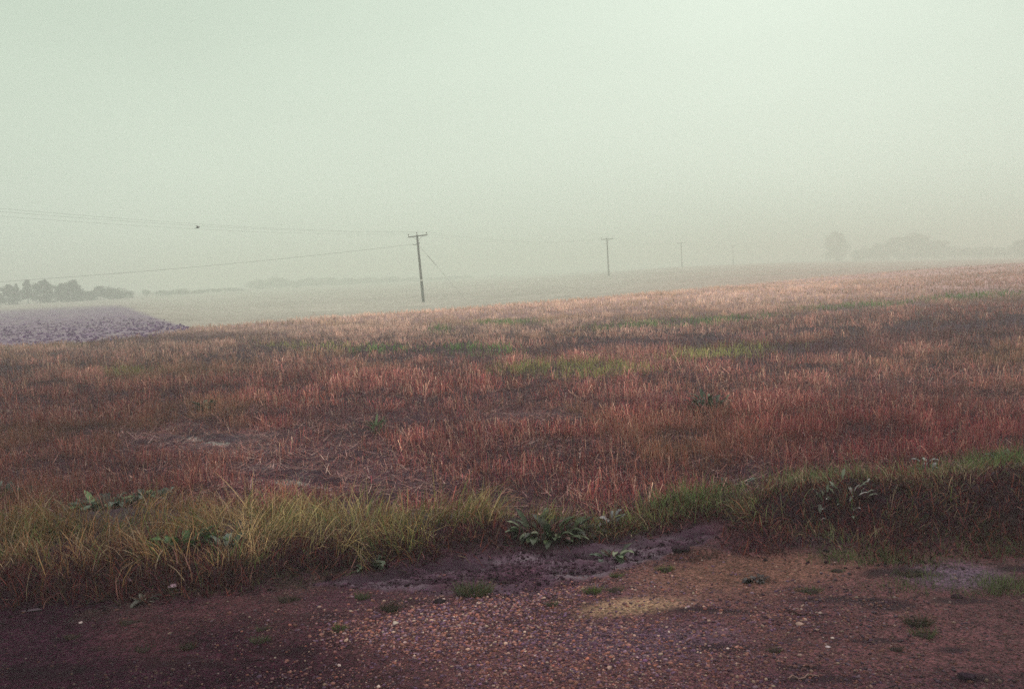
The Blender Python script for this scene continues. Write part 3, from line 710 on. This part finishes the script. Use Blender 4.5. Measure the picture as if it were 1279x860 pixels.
# ---------------------------------------------------------------- broadleaf weeds and tufts
def leaf_mesh(bag, base, az, length, width, rise, droop, colour, fold=.25, nseg=6):
    V = []; F = []; p = np.array(base, float); rise0 = rise
    side = np.array([-math.sin(az), math.cos(az), 0])
    for s in range(nseg + 1):
        t = s / nseg
        w = width * (.12 + 1.0 * math.sin(math.pi * min(1, (t * .9 + .06))) ** .8) * (.5 if s == 0 else 1)
        if s == nseg: w = width * .06
        ang = rise0 - droop * t
        up = np.array([-math.cos(az) * math.sin(ang), -math.sin(az) * math.sin(ang), math.cos(ang)])
        wob = .10 * width * math.sin(s * 2.3 + az * 5)
        V += [p - side * w / 2 + up * (fold * w + wob), p + up * 0, p + side * w / 2 + up * (fold * w - wob)]
        d = np.array([math.cos(az) * math.cos(ang), math.sin(az) * math.cos(ang), math.sin(ang)])
        p = p + d * length / nseg
    for s in range(nseg):
        for q in range(2):
            a = s * 3 + q; F.append((a, a + 1, a + 4, a + 3))
    C = np.tile(np.array(colour), (len(V), 1)); C[1::3] *= 1.35
    bag.add(np.array(V), np.array(F), C)
def weed(name, px_, py_, spread, n, leaf, lw, cols, label, cat, group, rise=(.35, 1.2), stem=None, stemcol=(.12, .06, .04)):
    g = G(px_, py_); z = zat(g[0], g[1])
    root = empty(name, (g[0], g[1], z), label, cat, group)
    lb = Bag()
    for i in range(n):
        r = spread * math.sqrt(random.random()) * .8; a = random.uniform(0, 6.283)
        bx, by = r * math.cos(a), r * math.sin(a) * .6
        bz = zat(g[0] + bx, g[1] + by) - z
        cidx = cols[random.randrange(len(cols))]; k = random.uniform(.7, 1.3)
        hz = random.random() * (stem or 0)
        L_ = leaf * random.uniform(.55, 1.2)
        leaf_mesh(lb, (bx, by, bz + hz), a + random.uniform(-.8, .8), L_, lw * random.uniform(.7, 1.2) * L_ / leaf, random.uniform(*rise), random.uniform(.5, 1.5),
                  [v * k for v in cidx])
    lb.build("foliage", M_leaf, root, True)
    sb = Bag()
    for i in range(4 if stem else 5):
        a = random.uniform(0, 6.28); hh = (stem or leaf * .3) * random.uniform(.7, 1.25)
        pts = [(0, 0, -.02), (.02 * math.cos(a), .02 * math.sin(a), hh * .5), (.06 * math.cos(a), .06 * math.sin(a), hh)]
        V, F = tube(pts, [.005, .004, .002], 5); sb.add(V, F, np.tile(np.array(stemcol), (len(V), 1)))
    sb.build("stem", M_leaf, root, True)
    return root
GN = [(.045, .075, .03), (.07, .12, .045), (.03, .045, .025), (.15, .20, .11), (.09, .04, .03)]
DK = [(.045, .08, .05), (.06, .11, .065), (.10, .15, .11), (.03, .05, .03)]
SV = [(.19, .22, .20), (.14, .17, .15), (.26, .29, .27)]
weed("dock_plant", 688, 674, .25, 90, .15, .036, GN, "broad bright green dock leaves at the verge edge above the wet mud", "weed", None)
weed("dock_plant", 735, 668, .11, 22, .15, .035, GN + [(.2, .3, .2)], "smaller green dock with one long pale leaf, beside the silvery leaved thistle", "weed", None, (.1, .8))
weed("thistle_plant", 766, 664, .035, 7, .085, .034, SV, "pale silvery leaved thistle standing upright above the muddy rut", "weed", None, (.7, 1.3), .17, (.2, .15, .08))
weed("leafy_weed", 762, 693, .10, 14, .11, .035, GN + DK, "low leafy weed on dark soil just above the rut", "weed", None)
weed("leafy_weed", 132, 636, .36, 100, .13, .045, DK + [(.12, .2, .08)], "wide dark blue-green leafy clump at the field edge on the left", "weed", None, (.3, 1.1))
weed("leafy_weed", 192, 622, .15, 34, .11, .04, DK, "smaller dark leafy clump directly right of the wide blue-green one", "weed", None)
weed("leafy_weed", 8, 618, .26, 60, .12, .04, DK, "dark leafy clump cut by the left edge of the view", "weed", None)
weed("dock_plant", 238, 700, .15, 50, .14, .035, [(.05, .12, .03), (.07, .15, .04), (.04, .08, .03)], "dark green dock clump within the tall russet verge grass at left", "weed", None, (.5, 1.3))
weed("leafy_weed", 284, 702, .10, 26, .10, .03, DK, "dull green weed right of the dark dock in the verge grass", "weed", None)
weed("leafy_weed", 256, 512, .14, 50, .10, .04, [(.03, .055, .03), (.045, .08, .04)], "round dark green weed alone in the stubble beyond the puddle", "weed", None, (.6, 1.4), .10)
weed("leafy_weed", 886, 516, .26, 80, .11, .03, [(.05, .08, .045), (.08, .12, .065), (.035, .05, .035)], "green weed clump standing in the stubble right of centre", "weed", None, (.6, 1.4), .16)
weed("leafy_weed", 471, 542, .08, 24, .14, .018, [(.10, .16, .07), (.07, .11, .05)], "narrow upright green weed in the stubble behind the puddle", "weed", None, (.9, 1.45), .12)
weed("thistle_plant", 1157, 600, .06, 14, .075, .03, SV + [(.2, .27, .22)], "pale silvery leaved weed on top of the right bank", "weed", None, (.5, 1.3), .14)
weed("leafy_weed", 915, 608, .12, 30, .10, .035, GN + DK, "dark green leafy weed at the back of the verge right of the rut", "weed", None)
weed("leafy_weed", 1268, 575, .20, 50, .11, .035, DK, "dull green leafy weed at the right edge of the view", "weed", None, (.5, 1.3))
weed("leafy_weed", 462, 712, .06, 9, .085, .04, [(.13, .17, .11), (.09, .13, .08)], "small flat leaved seedling under the verge left of the mud", "weed", None, (.1, .6))
weed("leafy_weed", 1052, 664, .22, 34, .07, .016, [(.12, .16, .1), (.07, .1, .06), (.2, .22, .19)], "greyish green straggly weed on the bank beside the dark hollow", "weed", None, (.5, 1.4), .12)
weed("leafy_weed", 178, 752, .06, 10, .08, .02, [(.10, .11, .08), (.06, .07, .05)], "tiny grey-green weed on the track edge under the left verge", "weed", None, (.2, .9))
weed("leafy_weed", 944, 724, .055, 26, .045, .018, [(.022, .018, .02), (.035, .03, .025)], "flat blackish weed mat on the gravel right of the sandy patch", "weed", None, (.1, .9))

def tuft(px_, py_, r, n, hgt, col_, label):
    g = G(px_, py_); z = zat(g[0], g[1])
    root = empty("grass_tuft", (g[0], g[1], z), label, "grass tuft", "grass tufts growing on the track")
    a = rng.uniform(0, 6.28, n); rr = r * np.sqrt(rng.uniform(0, 1, n)) * (1 + .3 * np.sin(a * 3))
    bx, by = rr * np.cos(a), rr * np.sin(a) * .7
    b = np.stack([bx, by, height(g[0] + bx, g[1] + by) - z - .003], 1)
    cb = np.array(col_) * rng.uniform(.5, 1.5, (n, 1)); dd = rng.uniform(0, 1, n) < .15; cb[dd] = np.array([.2, .11, .07])
    bag = Bag(); v, f, c_ = ribbons(b, hgt * rng.uniform(.4, 1.3, n), .0028 * rng.uniform(.6, 1.4, n), a + rng.normal(0, .5, n), np.abs(rng.normal(.35, .25, n)),
                                   np.abs(rng.normal(.6, .4, n)), cb * .7, cb * 1.15, 4)
    bag.add(v, f, c_); bag.build("blades", M_grass, root)
    V, F = ico(1); nvv = len(V); W = V * (r * .8, r * .55, .012) ; W = W * (1 + .2 * np.sin(V * 5))
    mesh_np("root_mat", W, F, M_clod, root, np.tile(np.array([.03, .02, .018]), (nvv, 1)), True)
T = (.085, .12, .05); TD = (.05, .055, .03); TB = (.11, .17, .045)
for a in [(592, 741, .085, 520, .075, T, "largest green tuft, growing out of the wet rutted mud"),
          (453, 748, .035, 160, .04, T, "small green tuft left of the mud, above the gravel pile"),
          (425, 787, .035, 120, .03, TB, "bright little tuft at the left rim of the gravel pile"),
          (489, 762, .05, 200, .05, TD, "dim brownish tuft at the upper left corner of the gravel pile"),
          (740, 740, .04, 200, .045, TB, "bright tuft on the lower edge of the mud above the sandy patch"),
          (769, 736, .05, 140, .025, T, "flat tuft right beside the bright one above the sandy patch"),
          (771, 719, .03, 160, .03, TB, "small bright tuft on the rim between rut and sandy gravel"),
          (831, 711, .045, 200, .03, TB, "low bright tuft below the dark lump of mud"),
          (690, 755, .03, 110, .03, T, "faint tuft where the mud meets the coarse gravel"),
          (1148, 780, .05, 240, .055, TD, "dark tuft on the right part of the gravel, upper one of two"),
          (1155, 794, .05, 180, .035, T, "greenish tuft directly below the dark tuft at right"),
          (1012, 737, .06, 200, .028, T, "flat dull tuft right of the blackish weed mat"),
          (1138, 717, .07, 260, .035, TD, "dark low tuft just in front of the right bank"),
          (1046, 714, .04, 110, .02, T, "tiny grey tuft in front of the hollow in the bank"),
          (360, 752, .05, 160, .03, TD, "dark tuft on the brown gravel left of the mud"),
          (325, 805, .04, 160, .03, T, "greenish tuft near the lower left centre of the track"),
          (236, 811, .035, 140, .03, TD, "dim tuft on dark gravel left of the greenish one"),
          (180, 812, .04, 120, .02, TD, "flat blackish tuft at lower left of the track"),
          (90, 796, .035, 100, .02, TD, "dark tuft close to the lower left corner"),
          (160, 780, .05, 140, .02, TD, "dark smudge of a tuft below the left verge"),
          (1120, 812, .03, 100, .02, TD, "small dark tuft on the gravel in the lower right"),
          (968, 815, .03, 90, .02, T, "tiny green tuft low on the gravel right of centre"),
          (328, 790, .03, 90, .02, T, "thin tuft at the left end of the gravel pile")]:
    tuft(*a)

# ---------------------------------------------------------------- power line
def box(c, s, rot=None):
    x, y, z = s[0] / 2, s[1] / 2, s[2] / 2
    V = np.array([(a, b, d) for a in (-x, x) for b in (-y, y) for d in (-z, z)]) + np.array(c)
    F = np.array([(0, 1, 3, 2), (4, 6, 7, 5), (0, 4, 5, 1), (2, 3, 7, 6), (0, 2, 6, 4), (1, 5, 7, 3)]); return V, F
def part(name, geo, mat, parent, smooth=False):
    V, F = geo; return mesh_np(name, V, F, mat, parent, None, smooth)
def joined(gs):
    V = []; F = []; n = 0
    for v, f in gs: V.append(v); F.append(f + n); n += len(v)
    return np.concatenate(V), np.concatenate(F)
PH = 7.2
LINE_AZ = math.atan2(-.37, .93)           # crossarm direction (perpendicular to the line)
def make_pole():
    root = empty("utility_pole", (0, 0, 0), "x", "utility pole", "utility poles receding into the fog")
    V, F = tube([(0, 0, -.4), (0, 0, 2), (0, 0, 4.5), (0, 0, PH)], [.15, .145, .125, .105], 14)
    cap = len(V); V = np.concatenate([V, [[0, 0, PH + .03]]]); top = [(cap - 14 + j, cap - 14 + (j + 1) % 14, cap, cap) for j in range(14)]
    me = part("shaft", (V, F), M_pole, root, True)
    capo = []
    arm = part("crossarm", joined([box((0, .13, PH - .12), (2.3, .10, .12))]), M_pole, root)
    for xx in (-1.07, 0, 1.07):
        bz = PH - .06 if xx else PH + .02
        yy = .13 if xx else 0
        part("insulator", joined([tube([(xx, yy, bz), (xx, yy, bz + .16)], [.014, .014], 8),
                                  tube([(xx, yy, bz + .12), (xx, yy, bz + .17), (xx, yy, bz + .24), (xx, yy, bz + .27)], [.07, .06, .05, .015], 10)]), M_porc, arm, True)
    for sx in (-1, 1):
        part("brace", tube([(sx * .62, .10, PH - .17), (0, .12, PH - .62)], .018, 6), M_steel, root)
    part("cable_bracket", joined([tube([(-.10, 0, PH - .98), (-.42, 0, PH - 1.0), (-.62, 0, PH - .93)], [.03, .03, .03], 8),
                                  box((0, 0, PH - .98), (.30, .30, .07)), tube([(.12, 0, PH - .9), (.24, 0, PH - .82)], .03, 6)]), M_steel, root)
    V, F = tube([(0, 0, 2.32), (0, 0, 2.50)], [.150, .149], 14); part("notice_band", (V, F), M_plate, root, True)
    V, F = tube([(0, 0, .9), (0, 0, 2.0)], [.156, .152], 14); part("cable_guard", (V, F), M_steel, root, True)
    return root
proto = make_pole()
def copy_tree(o, parent=None):
    c = o.copy(); COL.objects.link(c); c.parent = parent
    for ch in list(o.children): copy_tree(ch, c)
    return c
poles = [(529, 94, 2.9, 1.0, "nearest wooden power pole, dark and leaning left, rising from the pale field"),
         (760.5, 170, 1.1, 1.0, "second wooden power pole, grey in the fog, right of the dark nearest one"),
         (852, 250, 1.2, .97, "third power pole, faint, standing on the low rise"),
         (916, 318, .4, .99, "fourth power pole, very faint, right of the one on the low rise"),
         (960, 405, .2, 1.0, "fifth power pole, barely visible before the lone hazy tree"),
         (1003, 520, 0, 1.0, "farthest power pole, almost lost in fog beside the lone hazy tree")]
PT = []
for i, (px_, D, lean, sc_, lab) in enumerate(poles):
    x = (px_ - 639.5 + 0) / 1104 * D
    # column of the base: the roll shifts it
    for _ in range(5):
        z = zat(x, D); P = np.array([x, D, z - EYE]); w_ = P @ f0; pxx = CX + FPX * (P @ rc) / w_; x += (px_ - pxx) / FPX * D
    z = zat(x, D)
    o = proto if i == 0 else copy_tree(proto)
    o.location = (x, D, z - .1); o.rotation_euler = (0, -math.radians(lean), LINE_AZ); o.scale = (sc_,) * 3
    o['label'] = lab
    PT.append(o)
bpy.context.view_layer.update()
def on(o, p): return o.matrix_world @ Vector(p)
# the stay of the nearest pole
st = on(PT[0], (.1, 0, PH - 1.1)); base = AT(583, 379, 90); base[2] = zat(base[0], base[1]) - .1
inv = PT[0].matrix_world.inverted()
a_, b_ = inv @ st, inv @ Vector(base)
sw = part("stay_wire", tube([a_, b_], .010, 6), M_wire, PT[0])
ins = part("stay_insulator", tube([a_.lerp(b_, .18), a_.lerp(b_, .36)], .028, 8), M_porc, sw)

def wire(name, pts_list, r, label, sag):
    allp = []
    for (a, b, s) in pts_list:
        a, b = Vector(a), Vector(b); n_ = 24
        for i in range(n_):
            t = i / n_; p = a.lerp(b, t); p.z -= s * 4 * t * (1 - t); allp.append(p)
    allp.append(Vector(pts_list[-1][1]))
    V, F = tube(allp, r, 5)
    o = mesh_np(name, V, F, M_wire, None, None, True); tag(o, label, "overhead wire", "overhead wires of the pole line")
# the line comes from beyond the left edge of the view, close to the camera's side
d_line = np.array([-52 - 0.0, 0]);
for xx, yy, lab in ((-1.07, .13, "upper left overhead wire from the crossarm's left insulator"),
                    (0, 0, "upper overhead wire fixed to the pole top's middle insulator"),
                    (1.07, .13, "upper overhead wire on the crossarm's right insulator")):
    zz = PH + (.20 if xx else .28)
    tops = [on(o, (xx, yy, zz)) for o in PT]
    start = tops[0] + Vector((-33, -76, 1.9 + (.0 if xx <= 0 else .1)))
    spans = [(start, tops[0], 1.1)] + [(tops[i], tops[i + 1], 1.0) for i in range(len(tops) - 1)]
    wire("overhead_wire", spans, .0042, lab, 0)
br = on(PT[0], (-.62, 0, PH - .93))
stt = AT(-260, 366, 75)
wire("overhead_wire", [(stt, br, .55)], .011, "thick lower cable running from the nearest pole's bracket to the left edge", 0)

# ---------------------------------------------------------------- trees in the fog
def tree(px_, D, top_py, width_px, label, cat="tree", group=None, shape='round', name="broadleaf_tree", leaf=None, n=None):
    x = (px_ - 639.5) / 1104 * D
    for _ in range(5):
        z = zat(x, D); P = np.array([x, D, z - EYE]); pxx = CX + FPX * (P @ rc) / (P @ f0); x += (px_ - pxx) / FPX * D
    z = zat(x, D); hor = 340 - math.tan(ROLL) * (px_ - 640)
    H = max(1.5, (hor - top_py) * D / FPX + EYE - z); W = width_px * D / FPX
    root = empty(name, (x, D, z), label, cat, group)
    # trunk with limbs
    th = H * (.45 if shape != 'bush' else .3); gs = [tube([(0, 0, -.2), (.03 * H, 0, th * .5), (0, .02 * H, th)], [H * .028, H * .022, H * .014], 8)]
    nc = 12 if shape != 'bush' else 10; cl = []
    for i in range(nc):
        a = i * 2.4 + random.random(); q = (i + .5) / nc
        if shape == 'slim': rr = .28 * (1 - q) + .05; hz = .18 + .78 * q; cr = .30 * (1 - q * .55)
        elif shape == 'bush': rr = .36 * random.random() ** .5; hz = .12 + .55 * random.random(); cr = .28
        else: rr = .32 * math.sin(math.pi * (.22 + .70 * q)) ; hz = .10 + .72 * q; cr = .26 * (1.15 - .4 * q)
        cx_, cy_, cz_ = rr * math.cos(a) * W, rr * math.sin(a) * W, hz * H
        cl.append((cx_, cy_, cz_, cr * random.uniform(.75, 1.2)))
        gs.append(tube([(0, .01 * H, th * random.uniform(.5, 1)), (cx_ * .5, cy_ * .5, cz_ * .75), (cx_, cy_, cz_)], [H * .010, H * .007, H * .003], 5))
    part("trunk", joined(gs), M_bark, root, True)
    n = n or 2200; i = rng.integers(0, nc, n); cl = np.array(cl)
    d = rng.normal(0, 1, (n, 3)); d /= np.linalg.norm(d, axis=1)[:, None]; r = rng.uniform(0, 1, n) ** .45
    R = cl[i, 3]
    P = cl[i, :3] + d * (r * R)[:, None] * np.array([W, W, H * (.62 if shape == 'round' else .5 if shape == 'slim' else .85)])
    P[:, 2] = np.clip(P[:, 2], .03 * H, H * 1.0)
    P += (fbm(P[:, 0] * 1.0 + P[:, 1], P[:, 2], 1.2, 9)[:, None]) * .05 * W
    s = (leaf or .032 * (W + H) / 2) * rng.uniform(.6, 1.4, n)
    a1 = rng.normal(0, 1, (n, 3)); a1 /= np.linalg.norm(a1, axis=1)[:, None]; a2 = np.cross(a1, rng.normal(0, 1, (n, 3))); a2 /= np.linalg.norm(a2, axis=1)[:, None]
    V = np.stack([P - a1 * s[:, None], P - a2 * s[:, None] * .6, P + a1 * s[:, None], P + a2 * s[:, None] * .6], 1).reshape(-1, 3)
    F = np.arange(4 * n).reshape(-1, 4)
    cc = np.array([.06, .065, .05]) * rng.uniform(.6, 1.4, (n, 1))
    mesh_np("crown", V, F, M_crown, root, np.repeat(cc, 4, 0))
LG = "trees behind the ploughed land at far left"
for a in [(-18, 140, 352, 26, "foggy tree half cut by the left edge", 'round'), (11, 142, 354, 17, "leftmost rounded tree seen whole behind the ploughed land", 'round'),
          (22, 150, 356, 7, "thin low tree in the gap right of the leftmost rounded tree", 'slim'), (35, 145, 351, 13, "pointed tree between the thin low tree and the tallest round tree", 'slim'),
          (55, 142, 348, 21, "tallest round tree of the left row", 'round'), (77, 146, 353, 14, "left half of the broad double crowned pair in the left row", 'round'),
          (91, 146, 349, 19, "right and taller half of the broad double crowned pair", 'round'), (108, 155, 360, 18, "low tree just right of the double crowned pair", 'bush'),
          (125, 158, 359, 16, "low pointed tree midway down the right slope of the left row", 'slim'), (142, 160, 358, 20, "rounded low tree close to the end of the left row", 'bush'),
          (157, 165, 363, 14, "last low tree ending the left row before the gap", 'bush')]:
    tree(a[0], a[1] * 1.2, a[2] - 2, a[3] * 1.5, a[4], group=LG, shape=a[5], n=3000)
MG = "faint bushes along the field edge left of the pole"
for a in [(183, 240, 360, 10, "small lone bush in the gap after the left row", 'bush'), (206, 253, 358, 22, "first and largest faint bush right of the lone small one", 'bush'),
          (229, 260, 359, 18, "faint rounded bush second in the line beyond the ploughed corner", 'bush'), (247, 266, 360, 16, "faint bush third in the line beyond the ploughed corner", 'bush'),
          (266, 279, 362, 22, "low flat bush before the pale wooded rise", 'bush'), (290, 292, 361, 24, "low bush touching the left foot of the hazy clump", 'bush')]:
    tree(a[0], a[1], a[2], a[3] * 1.3, a[4], group=MG, shape=a[5], name="hedge_bush", cat="bush", n=1400)
HG = "hazy trees on the horizon left of the nearest pole"
for a in [(322, 354, 348, 26, "leftmost rounded crown of the hazy clump left of the pole", 'round'), (345, 354, 345, 28, "highest crown of the hazy clump left of the pole", 'round'),
          (366, 361, 350, 22, "low crown in the dip of the hazy clump", 'bush'), (386, 365, 346, 28, "hazy crown right of the dip in the clump", 'round'),
          (410, 371, 345, 28, "broad hazy crown midway between clump and pole", 'round'), (434, 380, 347, 26, "hazy crown right of the broad midway one", 'round'),
          (460, 389, 346, 30, "pale crown nearly dissolved, third left of the pole", 'round'), (488, 404, 345, 28, "very pale crown, second left of the pole", 'round'),
          (512, 411, 346, 24, "very pale crown directly behind the nearest pole", 'round'), (540, 425, 346, 28, "barely visible crown just right of the nearest pole", 'bush'),
          (575, 439, 345, 34, "last trace of a crown well right of the nearest pole", 'bush')]:
    tree(a[0], a[1], a[2], a[3] * 1.3, a[4], group=HG, shape=a[5], n=1600)
RG = "hazy trees beyond the field at right"
tree(1045, 396, 285, 30, "lone tall hazy tree left of the big domed clump", group=RG)
for a in [(1078, 382, 305, 26, "small crown at the left foot of the domed clump", 'bush'), (1098, 382, 302, 26, "rounded crown left of the highest dome", 'round'),
          (1122, 382, 293, 34, "left shoulder of the highest dome at right", 'round'), (1145, 380, 288, 44, "highest domed crown at right", 'round'),
          (1172, 382, 297, 34, "right shoulder of the highest dome", 'round')]:
    tree(a[0], a[1], a[2], a[3] * 1.15, a[4], group=RG, shape=a[5])
for a in [(1196, 376, 305, 26, "hedge bush directly right of the domed clump", 'bush'), (1216, 369, 307, 26, "second low hedge bush right of the domed clump", 'bush'),
          (1236, 363, 305, 26, "third low hedge bush right of the domed clump", 'bush'), (1254, 356, 306, 24, "hedge bush left of the tree at the right edge", 'bush')]:
    tree(a[0], a[1], a[2], a[3] * 1.3, a[4], group="hedge bushes running to the right edge", shape=a[5], name="hedge_bush", cat="bush", n=1400)
tree(1277, 336, 296, 30, "hazy tree cut by the right edge", group=RG)

# ---------------------------------------------------------------- bird
def bird():
    P = AT(247.3, 284.3, 48)
    root = empty("flying_bird", tuple(P), "small dark bird flying above the trees at left", "bird")
    V, F = tube([(-.16, 0, 0), (-.12, 0, .004), (-.04, 0, .01), (.05, 0, .01), (.10, 0, .018), (.125, 0, .02), (.15, 0, .012)], [.006, .022, .04, .035, .026, .02, .003], 10)
    Vt, Ft = box((-.19, 0, .002), (.10, .05, .008))
    part("body", joined([(V, F), (Vt, Ft)]), M_bird, root, True)
    for s in (-1, 1):
        W = []
        prof = [(0, .10, .012), (.09, .115, .05), (.18, .09, .07), (.27, .04, .055), (.32, .012, .04)]
        for (yy, ch, zz) in prof:
            for (dx, dz) in ((.5, 0), (-.5, 0), (-.5, -.006), (.5, -.006)):
                W.append((.02 + dx * ch - yy * .25, s * yy, zz + .01 + dz))
        Fq = []
        for i in range(len(prof) - 1):
            for j in range(4): Fq.append((i * 4 + j, i * 4 + (j + 1) % 4, (i + 1) * 4 + (j + 1) % 4, (i + 1) * 4 + j))
        part("wing", (np.array(W), np.array(Fq)), M_bird, root)
    root.rotation_euler = (math.radians(20), math.radians(-12), math.radians(25)); root.scale = (.8,) * 3
bird()

# ---------------------------------------------------------------- haze
def haze():
    V, F = box((0, 720, 0), (3300, 1640, 1), None)
    V[:, 2] = np.where(V[:, 2] > 0, 13.0, -3.5)
    mt = bpy.data.materials.new("fog"); mt.use_nodes = True; n = mt.node_tree; n.nodes.clear()
    o_ = n.nodes.new("ShaderNodeOutputMaterial"); pv = n.nodes.new("ShaderNodeVolumePrincipled")
    pv.inputs['Color'].default_value = (.88, 1.0, .88, 1); pv.inputs['Density'].default_value = 0.0058; pv.inputs['Anisotropy'].default_value = 0.1
    n.links.new(pv.outputs[0], o_.inputs['Volume'])
    o = mesh_np("haze", V, F, mt); tag(o, None, None, None, "stuff")
haze()
